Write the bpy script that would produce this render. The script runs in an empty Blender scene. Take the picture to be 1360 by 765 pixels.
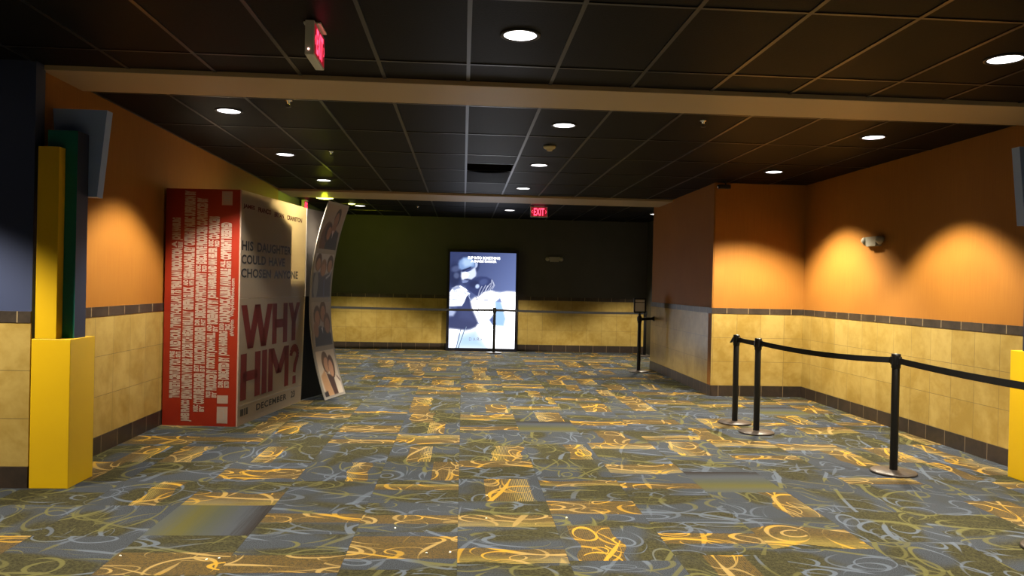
import bpy, bmesh, math, random
import numpy as np
from mathutils import Vector, Matrix
random.seed(7)
SC = bpy.context.scene
COL = SC.collection
PI = math.pi

# ------------------------------------------------------------------ camera, world, exposure
F_PX, EYE = 1020.0, 1.50                      # focal length in pixels of a 1360 wide frame, eye height
yc = Vector((-65, 5.5, F_PX)).normalized()    # corridor axis seen in camera space (right, up, forward)
roll = 0.0218
zc = Vector((roll, 1, -(-65 * roll + 5.5) / F_PX)).normalized()
xc = zc.cross(yc)
if xc.x < 0: xc = -xc
Mw = Matrix((xc, yc, zc))                     # world = Mw @ camera(right, up, forward)
right, up, fwd = Mw.col[0].copy(), Mw.col[1].copy(), Mw.col[2].copy()
cd = bpy.data.cameras.new('camera'); cam = bpy.data.objects.new('camera', cd); COL.objects.link(cam)
cd.sensor_fit = 'HORIZONTAL'; cd.sensor_width = 36; cd.lens = 36 * F_PX / 1360
cd.clip_start = 0.05; cd.clip_end = 100
R3 = Matrix((right, up, -fwd)).transposed()
cam.matrix_world = Matrix.Translation((0, 0, EYE)) @ R3.to_4x4()
SC.camera = cam
wd = bpy.data.worlds.new('world'); SC.world = wd; wd.use_nodes = True
wd.node_tree.nodes['Background'].inputs[0].default_value = (0.5, 0.55, 0.7, 1)
wd.node_tree.nodes['Background'].inputs[1].default_value = 0.0
SC.view_settings.view_transform = 'Standard'; SC.view_settings.look = 'None'
SC.view_settings.exposure = 0.0; SC.view_settings.gamma = 1.0
SC.view_settings.use_curve_mapping = False
try: SC.cycles.max_bounces = 8; SC.cycles.diffuse_bounces = 3
except Exception: pass

LAMP_W = 960.0                 # watts of each recessed can
LAMP_C = (1.0, 0.88, 0.66)
CONE, BLEND = math.radians(102), 0.38
GREEN = (0.72, 0.80, 0.02)
BOX_E = 1.25                    # light box brightness
CEIL = 3.0

# ------------------------------------------------------------------ helpers
def lin(c):
    return tuple((v / 12.92 if v <= 0.04045 else ((v + 0.055) / 1.055) ** 2.4) for v in c)
def rgb(r, g, b): return lin((r / 255, g / 255, b / 255))

def mat(name, col=(0.5, 0.5, 0.5), rough=0.6, metal=0.0, spec=0.5, emit=None, es=0.0):
    m = bpy.data.materials.new(name); m.use_nodes = True
    b = m.node_tree.nodes['Principled BSDF']
    b.inputs['Base Color'].default_value = (*col, 1); b.inputs['Roughness'].default_value = rough
    b.inputs['Metallic'].default_value = metal; b.inputs['Specular IOR Level'].default_value = spec
    if emit: b.inputs['Emission Color'].default_value = (*emit, 1); b.inputs['Emission Strength'].default_value = es
    return m

class N:
    """small node-graph writer"""
    def __init__(s, m): s.m = m; s.t = m.node_tree; s.b = s.t.nodes['Principled BSDF']
    def put(s, sock, v):
        if hasattr(v, 'node'): s.t.links.new(v, sock)
        elif isinstance(v, (tuple, list)) and len(v) == 3 and sock.type == 'RGBA': sock.default_value = (*v, 1)
        else: sock.default_value = v
    def node(s, kind, **kw):
        n = s.t.nodes.new(kind)
        for k, v in kw.items(): setattr(n, k, v)
        return n
    def math(s, op, a, b=0.0, c=0.0):
        n = s.node('ShaderNodeMath', operation=op)
        s.put(n.inputs[0], a); s.put(n.inputs[1], b); s.put(n.inputs[2], c); return n.outputs[0]
    def vmath(s, op, a, b=(0, 0, 0)):
        n = s.node('ShaderNodeVectorMath', operation=op)
        s.put(n.inputs[0], a); s.put(n.inputs[1], b)
        return n.outputs['Value'] if op in ('LENGTH', 'DOT_PRODUCT', 'DISTANCE') else n.outputs[0]
    def pos(s): return s.node('ShaderNodeNewGeometry').outputs['Position']
    def sep(s, v):
        n = s.node('ShaderNodeSeparateXYZ'); s.put(n.inputs[0], v); return n.outputs
    def comb(s, x=0.0, y=0.0, z=0.0):
        n = s.node('ShaderNodeCombineXYZ')
        for i, v in enumerate((x, y, z)): s.put(n.inputs[i], v)
        return n.outputs[0]
    def noise(s, v, scale, detail=2.0, rough=0.5, dist=0.0):
        n = s.node('ShaderNodeTexNoise'); s.put(n.inputs['Vector'], v)
        n.inputs['Scale'].default_value = scale; n.inputs['Detail'].default_value = detail
        n.inputs['Roughness'].default_value = rough; n.inputs['Distortion'].default_value = dist
        return n.outputs
    def white(s, v):
        n = s.node('ShaderNodeTexWhiteNoise', noise_dimensions='3D'); s.put(n.inputs['Vector'], v); return n.outputs
    def mix(s, f, a, b, mode='MIX'):
        n = s.node('ShaderNodeMix', data_type='RGBA', blend_type=mode)
        s.put(n.inputs['Factor'], f); s.put(n.inputs['A'], a); s.put(n.inputs['B'], b) if False else None
        s.put(n.inputs[6], a); s.put(n.inputs[7], b); return n.outputs[2]
    def ramp(s, v, lo, hi, a=0.0, b=1.0):
        n = s.node('ShaderNodeMapRange', interpolation_type='SMOOTHSTEP')
        s.put(n.inputs[0], v); n.inputs[1].default_value = lo; n.inputs[2].default_value = hi
        n.inputs[3].default_value = a; n.inputs[4].default_value = b; return n.outputs[0]
    def color(s, v): s.put(s.b.inputs['Base Color'], v)
    def bump(s, h, strength=0.3, dist=0.01):
        n = s.node('ShaderNodeBump'); n.inputs['Strength'].default_value = strength
        n.inputs['Distance'].default_value = dist; s.put(n.inputs['Height'], h)
        s.t.links.new(n.outputs[0], s.b.inputs['Normal'])

class MB:
    """collects primitives into one bmesh, then links it as ONE object"""
    def __init__(s): s.bm = bmesh.new()
    def box(s, lo, hi, M=None, bevel=0.0, mi=0):
        lo, hi = Vector(lo), Vector(hi)
        r = bmesh.ops.create_cube(s.bm, size=1.0)
        T = Matrix.Translation((lo + hi) / 2) @ Matrix.Diagonal((*(hi - lo), 1))
        bmesh.ops.transform(s.bm, matrix=(M @ T) if M else T, verts=r['verts'])
        fs = list({f for v in r['verts'] for f in v.link_faces})
        for f in fs: f.material_index = mi
        if bevel:
            es = list({e for v in r['verts'] for e in v.link_edges})
            bmesh.ops.bevel(s.bm, geom=es, offset=bevel, segments=2, affect='EDGES', profile=0.5)
        return s
    def poly(s, pts, mi=0):
        f = s.bm.faces.new([s.bm.verts.new(p) for p in pts]); f.material_index = mi; return s
    def prism(s, pts, d, mi=0):
        """closed polygon pts extruded by vector d"""
        d = Vector(d); a = [s.bm.verts.new(p) for p in pts]; b = [s.bm.verts.new(Vector(p) + d) for p in pts]
        fs = [s.bm.faces.new(a), s.bm.faces.new(b[::-1])]
        for i in range(len(pts)):
            j = (i + 1) % len(pts); fs.append(s.bm.faces.new((a[j], a[i], b[i], b[j])))
        for f in fs: f.material_index = mi
        bmesh.ops.recalc_face_normals(s.bm, faces=fs); return s
    def lathe(s, prof, c=(0, 0, 0), seg=40, M=None):
        """profile [(r, z)] turned about z"""
        rings = []; c = Vector(c); new = []
        for r, z in prof:
            if r < 1e-6: ring = [s.bm.verts.new((0, 0, z))]
            else: ring = [s.bm.verts.new((r * math.cos(2 * PI * k / seg), r * math.sin(2 * PI * k / seg), z)) for k in range(seg)]
            rings.append(ring); new += ring
        fs = []
        for a, b in zip(rings, rings[1:]):
            for k in range(seg):
                l = (k + 1) % seg
                if len(a) == 1 and len(b) == 1: continue
                if len(a) == 1: fs.append(s.bm.faces.new((a[0], b[k], b[l])))
                elif len(b) == 1: fs.append(s.bm.faces.new((a[k], a[l], b[0])))
                else: fs.append(s.bm.faces.new((a[k], a[l], b[l], b[k])))
        bmesh.ops.recalc_face_normals(s.bm, faces=fs)
        T = Matrix.Translation(c)
        bmesh.ops.transform(s.bm, matrix=T @ M if M else T, verts=new)
        for f in fs: f.smooth = True
        return s
    def ribbon(s, pts, nrm, h, t):
        """flat band of height h (z) and thickness t along pts"""
        nrm = Vector(nrm) * t / 2
        rows = []
        for p in pts:
            p = Vector(p); z = Vector((0, 0, h / 2))
            rows.append([s.bm.verts.new(p + a + b) for a, b in ((nrm, z), (nrm, -z), (-nrm, -z), (-nrm, z))])
        fs = [s.bm.faces.new(rows[0]), s.bm.faces.new(rows[-1][::-1])]
        for a, b in zip(rows, rows[1:]):
            for k in range(4):
                l = (k + 1) % 4; fs.append(s.bm.faces.new((a[k], b[k], b[l], a[l])))
        bmesh.ops.recalc_face_normals(s.bm, faces=fs); return s
    def build(s, name, m, parent=None, kind=None, autosmooth=True):
        me = bpy.data.meshes.new(name); s.bm.to_mesh(me); s.bm.free()
        for x in (m if isinstance(m, (list, tuple)) else [m]): me.materials.append(x)
        o = bpy.data.objects.new(name, me); COL.objects.link(o)
        if parent:
            o.parent = parent
        if kind: o['kind'] = kind
        return o

def thing(name, label, cat, loc=(0, 0, 0), rz=0.0, group=None):
    o = bpy.data.objects.new(name, None); COL.objects.link(o); o.empty_display_size = 0.1
    o.location = loc; o.rotation_euler = (0, 0, rz); o['label'] = label; o['category'] = cat
    if group: o['group'] = group
    return o
def tag(o, label, cat, group=None):
    o['label'] = label; o['category'] = cat
    if group: o['group'] = group
    return o
def dup(root, loc, rz, label, group=None):
    r = root.copy(); COL.objects.link(r); r.location = loc; r.rotation_euler = (0, 0, rz); r['label'] = label
    if group: r['group'] = group
    for ch in list(root.children):
        c = ch.copy(); COL.objects.link(c); c.parent = r
        for g in list(ch.children):
            d = g.copy(); COL.objects.link(d); d.parent = c
    return r

def text_geo(txt, bold=0.0, space=1.0):
    """flat outline of a line of lettering: (verts2d, faces) fitted to the unit box"""
    cu = bpy.data.curves.new('lettering', 'FONT'); cu.body = txt; cu.fill_mode = 'FRONT'
    cu.offset = bold; cu.space_character = space; cu.resolution_u = 3
    ob = bpy.data.objects.new('lettering', cu); COL.objects.link(ob)
    dg = bpy.context.evaluated_depsgraph_get(); ev = ob.evaluated_get(dg); me = ev.to_mesh()
    vs = [(v.co.x, v.co.y) for v in me.vertices]; fs = [tuple(p.vertices) for p in me.polygons]
    ev.to_mesh_clear(); bpy.data.objects.remove(ob); bpy.data.curves.remove(cu)
    x0 = min(v[0] for v in vs); x1 = max(v[0] for v in vs); y0 = min(v[1] for v in vs); y1 = max(v[1] for v in vs)
    return [((a - x0) / (x1 - x0), (b - y0) / (y1 - y0)) for a, b in vs], fs
def put_text(mb, txt, O, u, v, bold=0.0, space=1.0, mi=0):
    """lettering fitted into the parallelogram O, O+u, O+v"""
    vs, fs = text_geo(txt, bold, space); O, u, v = Vector(O), Vector(u), Vector(v)
    vv = [mb.bm.verts.new(O + u * a + v * b) for a, b in vs]
    for f in fs:
        try: mb.bm.faces.new([vv[i] for i in f]).material_index = mi
        except ValueError: pass

def picture(name, m, img, fn, parent=None, boost=0.0):
    """printed picture: a grid mesh carrying the print's colours; fn(a, b) gives the point, a to the right, b up"""
    h, w, _ = img.shape
    vs = [fn(i / w, j / h) for j in range(h + 1) for i in range(w + 1)]
    fs = [(j * (w + 1) + i, j * (w + 1) + i + 1, (j + 1) * (w + 1) + i + 1, (j + 1) * (w + 1) + i) for j in range(h) for i in range(w)]
    me = bpy.data.meshes.new(name); me.from_pydata(vs, [], fs); me.materials.append(m)
    at = me.color_attributes.new('print', 'FLOAT_COLOR', 'CORNER')
    c = np.ones((h * w, 4, 4), dtype=np.float32)
    s = np.clip(img[::-1].reshape(-1, 3), 0, 1)
    l = np.where(s <= 0.04045, s / 12.92, ((s + 0.055) / 1.055) ** 2.4)
    l = l * (1 + boost * np.clip((l.min(1, keepdims=True) - .70) / .3, 0, 1))
    c[:, :, :3] = l[:, None, :]
    at.data.foreach_set('color', c.ravel())
    o = bpy.data.objects.new(name, me); COL.objects.link(o)
    if parent: o.parent = parent
    return o

class Paint:
    """paints a print in its own coordinates (x to the right, y down)"""
    def __init__(s, x0, x1, y0, y1, w, h, bg):
        s.X, s.Y = np.meshgrid(x0 + (np.arange(w) + .5) / w * (x1 - x0), y0 + (np.arange(h) + .5) / h * (y1 - y0))
        s.im = np.ones((h, w, 3)) * np.array(bg) / 255.0
    def over(s, a, col):
        a = np.clip(a, 0, 1)[..., None]; s.im = s.im * (1 - a) + a * np.array(col) / 255.0
    def grad(s, p, q, c0, c1):
        p, q = np.array(p, float), np.array(q, float); d = q - p
        t = np.clip(((s.X - p[0]) * d[0] + (s.Y - p[1]) * d[1]) / (d @ d), 0, 1)[..., None]
        s.im = (1 - t) * np.array(c0) / 255 + t * np.array(c1) / 255
    def ell(s, cx, cy, rx, ry, col, soft=0.15, rot=0.0, a=1.0):
        c, sn = math.cos(rot), math.sin(rot); dx, dy = s.X - cx, s.Y - cy
        r = np.sqrt(((dx * c + dy * sn) / rx) ** 2 + ((-dx * sn + dy * c) / ry) ** 2)
        t = np.clip((1 + soft / 2 - r) / soft, 0, 1); s.over(a * t * t * (3 - 2 * t), col)
    def poly(s, pts, col, soft=1.0, a=1.0):
        n = len(pts); ins = np.zeros(s.X.shape, bool); dist = np.full(s.X.shape, 1e9)
        for i in range(n):
            (x1, y1), (x2, y2) = pts[i], pts[(i + 1) % n]
            if y1 != y2:
                cr = ((s.Y < y1) != (s.Y < y2)) & (s.X < (x2 - x1) * (s.Y - y1) / (y2 - y1) + x1); ins ^= cr
            dx, dy = x2 - x1, y2 - y1; L = dx * dx + dy * dy + 1e-12
            t = np.clip(((s.X - x1) * dx + (s.Y - y1) * dy) / L, 0, 1)
            dist = np.minimum(dist, np.hypot(s.X - x1 - t * dx, s.Y - y1 - t * dy))
        sd = np.where(ins, dist, -dist); t = np.clip((sd + soft / 2) / soft, 0, 1)
        s.over(a * t * t * (3 - 2 * t), col)
    def line(s, pts, w, col, soft=1.0, a=1.0):
        dist = np.full(s.X.shape, 1e9)
        for (x1, y1), (x2, y2) in zip(pts, pts[1:]):
            dx, dy = x2 - x1, y2 - y1; L = dx * dx + dy * dy + 1e-12
            t = np.clip(((s.X - x1) * dx + (s.Y - y1) * dy) / L, 0, 1)
            dist = np.minimum(dist, np.hypot(s.X - x1 - t * dx, s.Y - y1 - t * dy))
        t = np.clip((w / 2 + soft / 2 - dist) / soft, 0, 1); s.over(a * t * t * (3 - 2 * t), col)

# ------------------------------------------------------------------ materials
def wallpaper(name, c0, c1, axis):
    m = mat(name, c0, 0.6, spec=0.2); g = N(m); p = g.sep(g.pos()); a = p[axis]
    st = g.noise(g.comb(g.math('MULTIPLY', a, 130.0), g.math('MULTIPLY', p[2], 2.2), 0.0), 1.0, 3, 0.6)[0]
    cl = g.noise(g.comb(a, p[2], 0.0), 2.0, 2)[0]
    f = g.math('MULTIPLY_ADD', st, 0.8, g.math('MULTIPLY_ADD', cl, 0.4, -0.1))
    g.color(g.mix(f, c0, c1)); g.bump(st, 0.12, 0.003); return m
def tile(name, axis, c0, c1, grout, w, h, z0, mortar=0.004, off=0.0, rough=0.32, vein=3.0, ao=0.0):
    m = mat(name, c0, rough, spec=0.5); g = N(m); p = g.sep(g.pos())
    a = g.math('ADD', p[axis], 40.0 + ao); v = g.comb(a, g.math('SUBTRACT', p[2], z0 - 10 * h), 0.0)
    br = g.node('ShaderNodeTexBrick', offset=off); g.put(br.inputs['Vector'], v)
    br.inputs['Scale'].default_value = 1.0; br.inputs['Brick Width'].default_value = w; br.inputs['Row Height'].default_value = h
    br.inputs['Mortar Size'].default_value = mortar; br.inputs['Mortar Smooth'].default_value = 0.1; br.inputs['Bias'].default_value = 0.0
    br.inputs['Color1'].default_value = (0, 0, 0, 1); br.inputs['Color2'].default_value = (1, 1, 1, 1); br.inputs['Mortar'].default_value = (.5, .5, .5, 1)
    n1 = g.noise(g.pos(), vein, 5, 0.62, 0.6)[0]; n2 = g.noise(g.pos(), vein * 5, 3, 0.6)[0]
    f = g.ramp(g.math('ADD', g.math('MULTIPLY', n1, 0.7), g.math('MULTIPLY', n2, 0.3)), 0.32, 0.68)
    sepc = g.node('ShaderNodeSeparateColor'); g.put(sepc.inputs[0], br.outputs['Color'])
    f = g.math('MULTIPLY_ADD', g.math('SUBTRACT', sepc.outputs[0], 0.5), 0.35, f)
    body = g.mix(f, c0, c1); g.color(g.mix(br.outputs['Fac'], body, grout))
    g.bump(g.math('SUBTRACT', 1.0, br.outputs['Fac']), 0.25, 0.003); return m

OR0, OR1 = rgb(134, 84, 32), rgb(164, 112, 46)
CR0, CR1 = rgb(148, 122, 58), rgb(174, 150, 86)
SL0, SL1 = rgb(38, 33, 30), rgb(64, 55, 47)
paper = {a: wallpaper('orange_wallpaper_%d' % a, OR0, OR1, a) for a in (0, 1)}
cream = {a: tile('cream_tile_%d' % a, a, CR0, CR1, rgb(122, 104, 62), .34, .337, .15, .003, vein=2.6) for a in (0, 1)}
band_m = {a: tile('slate_band_%d' % a, a, SL0, SL1, rgb(150, 132, 100), .31, .4, 1.0, .004, vein=4, rough=.4) for a in (0, 1)}
base_m = {a: tile('slate_base_%d' % a, a, SL0, rgb(58, 47, 40), rgb(120, 104, 82), .31, .4, -.1, .004, vein=4, rough=.4, ao=.1) for a in (0, 1)}
navy = mat('navy_paint', rgb(52, 62, 96), .5)
charcoal = mat('charcoal_paint', rgb(62, 62, 60), .6); g = N(charcoal)
g.color(g.mix(g.noise(g.pos(), 3, 3)[0], rgb(56, 56, 54), rgb(68, 68, 66)))
ceil_m = mat('black_ceiling_tile', rgb(18, 17, 17), .5, spec=.05); g = N(ceil_m)
nz = g.noise(g.pos(), 60, 4, .7)[0]; g.color(g.mix(nz, rgb(15, 14, 15), rgb(24, 23, 24))); g.bump(nz, .25, .004)
bar_m = mat('black_grid_metal', rgb(52, 50, 50), .34, .7)
beam_m = mat('beige_trim_paint', rgb(172, 152, 122), .5)
yellow = mat('yellow_paint', rgb(210, 170, 8), .42); g = N(yellow)
g.color(g.mix(g.noise(g.pos(), 2.5, 3)[0], rgb(205, 164, 8), rgb(216, 178, 14)))
teal = mat('teal_paint', rgb(8, 104, 92), .45)
navy2 = mat('dark_navy_paint', rgb(22, 34, 66), .45)
fin_m = mat('pale_grey_blue_paint', rgb(140, 165, 222), .4)
black = mat('black_powder_coat', rgb(13, 13, 14), .45, .1)
base_metal = mat('dark_cast_base', rgb(62, 56, 54), .42, .3)
belt_m = mat('black_webbing', rgb(20, 20, 24), .8); g = N(belt_m)
g.color(g.mix(g.noise(g.vmath('MULTIPLY', g.pos(), (200, 200, 200)), 1)[0], rgb(14, 14, 18), rgb(30, 30, 36)))
white_pl = mat('white_plastic', rgb(150, 146, 132), .45)
ivory_pl = mat('ivory_plastic', rgb(200, 190, 150), .45)
chrome = mat('chrome', (.8, .8, .8), .2, 1.0)
sign_case = mat('sign_case_plastic', rgb(215, 216, 212), .45)
red_e = mat('red_sign_letters', (.6, .02, .05), .5, emit=(1.0, .05, .11), es=3.2)
red_panel = mat('red_sign_face', (.25, .01, .02), .4, emit=(1.0, .02, .06), es=.22)
led_e = mat('led', (1, .5, .4), .4, emit=(1, .5, .4), es=6)
lens_e = mat('lamp_lens', (.9, .9, .9), .4, emit=(1, .96, .98), es=4.0)
green_e = mat('yellow_green_lens', (.9, .9, .5), .4, emit=(.95, 1.0, .22), es=5.0)
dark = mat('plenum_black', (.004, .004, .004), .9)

# carpet ------------------------------------------------------------
def carpet_material():
    m = mat('carpet_tile', (.2, .2, .2), .95, spec=.1); g = N(m); M_ = g.math
    T = .61
    p = g.sep(g.pos()); px = M_('DIVIDE', p[0], T); col = M_('FLOOR', px)
    off = M_('MULTIPLY_ADD', M_('MULTIPLY', col, col), .0125, M_('MULTIPLY_ADD', col, .105, .7025))
    py = M_('SUBTRACT', M_('DIVIDE', p[1], T), off); row = M_('FLOOR', py)
    fx = M_('SUBTRACT', M_('SUBTRACT', px, col), .5); fy = M_('SUBTRACT', M_('SUBTRACT', py, row), .5)
    wn = g.white(g.comb(col, row, 3.7)); r1 = wn['Value']; rc = g.node('ShaderNodeSeparateColor'); g.put(rc.inputs[0], wn['Color'])
    r2, r3, r4 = rc.outputs[0], rc.outputs[1], rc.outputs[2]
    ang = M_('MULTIPLY', M_('FLOOR', M_('MULTIPLY', r1, 4.0)), PI / 2)
    ca, sa = M_('COSINE', ang), M_('SINE', ang)
    u = M_('SUBTRACT', M_('MULTIPLY', fx, ca), M_('MULTIPLY', fy, sa))
    v = M_('ADD', M_('MULTIPLY', fx, sa), M_('MULTIPLY', fy, ca))
    # every tile is cut from another place of the broadloom
    U = M_('MULTIPLY_ADD', r2, 37.0, u); V = M_('MULTIPLY_ADD', r3, 53.0, v)
    s = g.comb(U, V, 0.0)
    grain = g.noise(g.comb(U, V, .5), 110, 2, .8)[0]; grain2 = g.noise(g.comb(U, V, 2.5), 45, 3, .75)[0]
    st2 = g.noise(g.comb(M_('MULTIPLY', U, .8), M_('MULTIPLY', V, 1.6), 7.3), 1.0, 1.0)[0]
    blue = g.mix(g.ramp(grain, .3, .7), BLUE0, BLUE1)
    olive = g.mix(g.ramp(grain2, .35, .65), OLIVE0, OLIVE1)
    base = g.mix(g.ramp(st2, .46, .57), blue, olive)
    # gold bands: one edge crisp, the other fraying into fine hatch lines on the blue
    e0 = M_('MULTIPLY_ADD', r4, .80, -.65)
    wd_ = M_('MULTIPLY_ADD', M_('FRACT', M_('MULTIPLY', r2, 5.3)), .40, .24)
    t = M_('DIVIDE', M_('SUBTRACT', v, e0), wd_)
    has = M_('LESS_THAN', M_('FRACT', M_('MULTIPLY', r1, 7.31)), .74)
    wob0 = M_('MULTIPLY_ADD', g.noise(g.comb(M_('MULTIPLY', U, 2.2), 0.0, r4), 1.0, 0.0)[0], .6, -.3)
    t = M_('ADD', t, M_('MULTIPLY', wob0, M_('GREATER_THAN', r3, .5)))
    inb = M_('MULTIPLY', M_('MULTIPLY', M_('GREATER_THAN', t, 0.0), M_('LESS_THAN', t, 1.0)), has)
    fray = M_('MULTIPLY', M_('GREATER_THAN', M_('FRACT', M_('MULTIPLY', r1, 13.7)), .45), g.ramp(t, .30, .95))
    hn = g.noise(g.comb(M_('MULTIPLY', U, 1.5), M_('MULTIPLY', V, 42.0), 4.0), 1.0, 0.0)[0]
    hatch = M_('MULTIPLY_ADD', M_('SINE', M_('MULTIPLY', V, 2 * PI * 46)), .5, .5)
    hline = g.ramp(M_('ADD', M_('MULTIPLY', hatch, .62), M_('MULTIPLY', hn, .5)), .50, .66)
    fill = M_('MULTIPLY', inb, M_('SUBTRACT', 1.0, fray))
    speck = g.ramp(grain2, .40, .60)
    gold = g.mix(speck, GOLD0, GOLD1)
    gold = g.mix(M_('MULTIPLY', g.ramp(grain, .55, .68), .7), gold, GOLD2)
    base = g.mix(M_('MULTIPLY', fill, .92), base, gold)
    hl = M_('MULTIPLY', M_('MULTIPLY', inb, hline), M_('MULTIPLY_ADD', fray, .60, .08))
    base = g.mix(hl, base, HATCH)
    # brush strokes: long arcs and loops, swelling in width
    wob = g.noise(s, 1.0, 0.0)[1]
    wv = g.vmath('MULTIPLY', g.vmath('SUBTRACT', wob, (.5, .5, .5)), (.28, .28, 0))
    def rings(scale, rot, squash, rad, spread, wid, seed, keep):
        q = g.vmath('ADD', g.vmath('ADD', s, wv), (seed, seed * 1.7, 0))
        mp = g.node('ShaderNodeMapping'); g.put(mp.inputs[0], q); mp.inputs['Rotation'].default_value = (0, 0, rot); mp.inputs['Scale'].default_value = (1, squash, 1)
        vo = g.node('ShaderNodeTexVoronoi', voronoi_dimensions='2D'); g.put(vo.inputs['Vector'], mp.outputs[0])
        vo.inputs['Scale'].default_value = scale; vo.inputs['Randomness'].default_value = .85
        vc = g.node('ShaderNodeSeparateColor'); g.put(vc.inputs[0], vo.outputs['Color'])
        rr = M_('MULTIPLY_ADD', vc.outputs[0], spread, rad)
        ww = M_('MULTIPLY', g.ramp(g.noise(g.vmath('ADD', s, (seed, 0, 0)), 1.9, 0.0)[0], .30, .70), wid)
        x = M_('ABSOLUTE', M_('SUBTRACT', vo.outputs['Distance'], rr))
        return M_('MULTIPLY', g.ramp(M_('SUBTRACT', ww, x), -.003, .010), M_('LESS_THAN', vc.outputs[1], keep))
    def waves(fu, fv, amp, nscale, wid, seed, lo, hi):
        q = g.vmath('ADD', s, (seed, seed, 0))
        n = g.noise(q, nscale, 0.0)[0]
        ph = M_('FRACT', M_('ADD', M_('MULTIPLY', n, amp), M_('ADD', M_('MULTIPLY', U, fu), M_('MULTIPLY', V, fv))))
        x = M_('ABSOLUTE', M_('SUBTRACT', ph, .5))
        ww = M_('MULTIPLY', g.ramp(g.noise(g.vmath('ADD', s, (seed + 9, 3, 0)), 1.5, 0.0)[0], lo, hi), wid)
        return g.ramp(M_('SUBTRACT', ww, x), -.004, .014)
    ks = [rings(.85, .4, 1.0, .14, .30, .026, 3.1, .9), rings(.95, -.7, 1.6, .14, .34, .032, 11.7, .9),
          rings(1.1, 1.1, 2.0, .14, .34, .034, 23.3, .9), rings(.8, .1, 2.2, .16, .38, .030, 61.3, .95), rings(1.6, .9, 1.5, .12, .26, .034, 71.9, .45),
          waves(.4, 1.5, 1.1, .7, .048, 31.0, .34, .62), waves(1.3, -.5, 1.1, .7, .044, 47.0, .38, .66)]
    # dry brush: strokes keep the pile's grain
    dry = g.ramp(grain2, .15, .45, .6, 1.0)
    tint = g.noise(s, 1.3, 0.0)[0]
    cool = g.mix(g.ramp(tint, .46, .54), STROKE_B, STROKE_O)
    warm = g.mix(g.ramp(tint, .42, .58), STROKE_Y, STROKE_P)
    sc = g.mix(inb, cool, warm)
    fa = M_('MAXIMUM', M_('MAXIMUM', ks[0], ks[2]), M_('MAXIMUM', ks[4], ks[5])); fb = M_('MAXIMUM', ks[1], M_('MAXIMUM', ks[3], ks[6]))
    base = g.mix(M_('MULTIPLY', fb, M_('MULTIPLY', dry, .62)), base, sc)
    base = g.mix(M_('MULTIPLY', fa, M_('MULTIPLY', dry, .85)), base, sc)
    # tile joint
    j = M_('GREATER_THAN', M_('MAXIMUM', M_('ABSOLUTE', fx), M_('ABSOLUTE', fy)), .4968)
    base = g.mix(M_('MULTIPLY', j, .35), base, rgb(24, 24, 22))
    # a few plain replacement tiles whose stripes run from slate to olive
    odd = None
    for c, yy in ((-3, 4.86), (3, 5.85), (1, 8.12), (6, 9.45), (-1, 13.1)):
        rw = math.floor(yy / T - (.7025 + .105 * c + .0125 * c * c))
        q = M_('MULTIPLY', M_('COMPARE', col, float(c), .1), M_('COMPARE', row, float(rw), .1))
        odd = q if odd is None else M_('MAXIMUM', odd, q)
    isl = M_('LESS_THAN', col, -2.0)                                     # the left one lies turned
    gx = M_('ADD', M_('MULTIPLY', fx, isl), M_('MULTIPLY', fy, M_('SUBTRACT', 1.0, isl)))
    gy = M_('ADD', M_('MULTIPLY', fy, isl), M_('MULTIPLY', fx, M_('SUBTRACT', 1.0, isl)))
    strk = g.noise(g.comb(M_('MULTIPLY', gx, 60.0), M_('MULTIPLY', gy, 1.5), col), 1.0, 2)[0]
    gg = M_('MULTIPLY_ADD', strk, .25, M_('ADD', gx, .375))
    cr = g.node('ShaderNodeValToRGB'); g.put(cr.inputs[0], gg)
    el = cr.color_ramp.elements
    el[0].position = 0; el[0].color = (*PLAIN[0], 1); el[1].position = 1; el[1].color = (*PLAIN[4], 1)
    for pp, cc in ((.28, PLAIN[1]), (.5, PLAIN[2]), (.75, PLAIN[3])):
        e_ = el.new(pp); e_.color = (*cc, 1)
    base = g.mix(odd, base, cr.outputs[0])
    g.color(base); g.bump(grain, .35, .004)
    return m
BLUE0, BLUE1 = rgb(26, 29, 34), rgb(60, 65, 74)
OLIVE0, OLIVE1 = rgb(31, 30, 21), rgb(55, 53, 34)
GOLD0, GOLD1, GOLD2 = rgb(42, 37, 29), rgb(68, 54, 29), rgb(116, 90, 38)
HATCH = rgb(140, 122, 62)
STROKE_B, STROKE_O, STROKE_Y, STROKE_P = rgb(74, 82, 96), rgb(80, 78, 47), rgb(148, 116, 38), rgb(132, 112, 70)
PLAIN = (rgb(58, 62, 63), rgb(66, 64, 34), rgb(55, 58, 50), rgb(52, 56, 64), rgb(30, 26, 25))
carpet = carpet_material()

# ------------------------------------------------------------------ the room
# plan: corridor x -3.05..4.82, y 5.6..; lobby nearer; far cross corridor to y 17.4
XL, XR, YP, YB = -3.05, 4.82, 5.60, 17.40
def struct(name, mb, m): return mb.build(name, m, None, 'structure')
struct('floor', MB().box((-7, -4, -.08), (8.5, 17.6, 0)), carpet)
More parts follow.
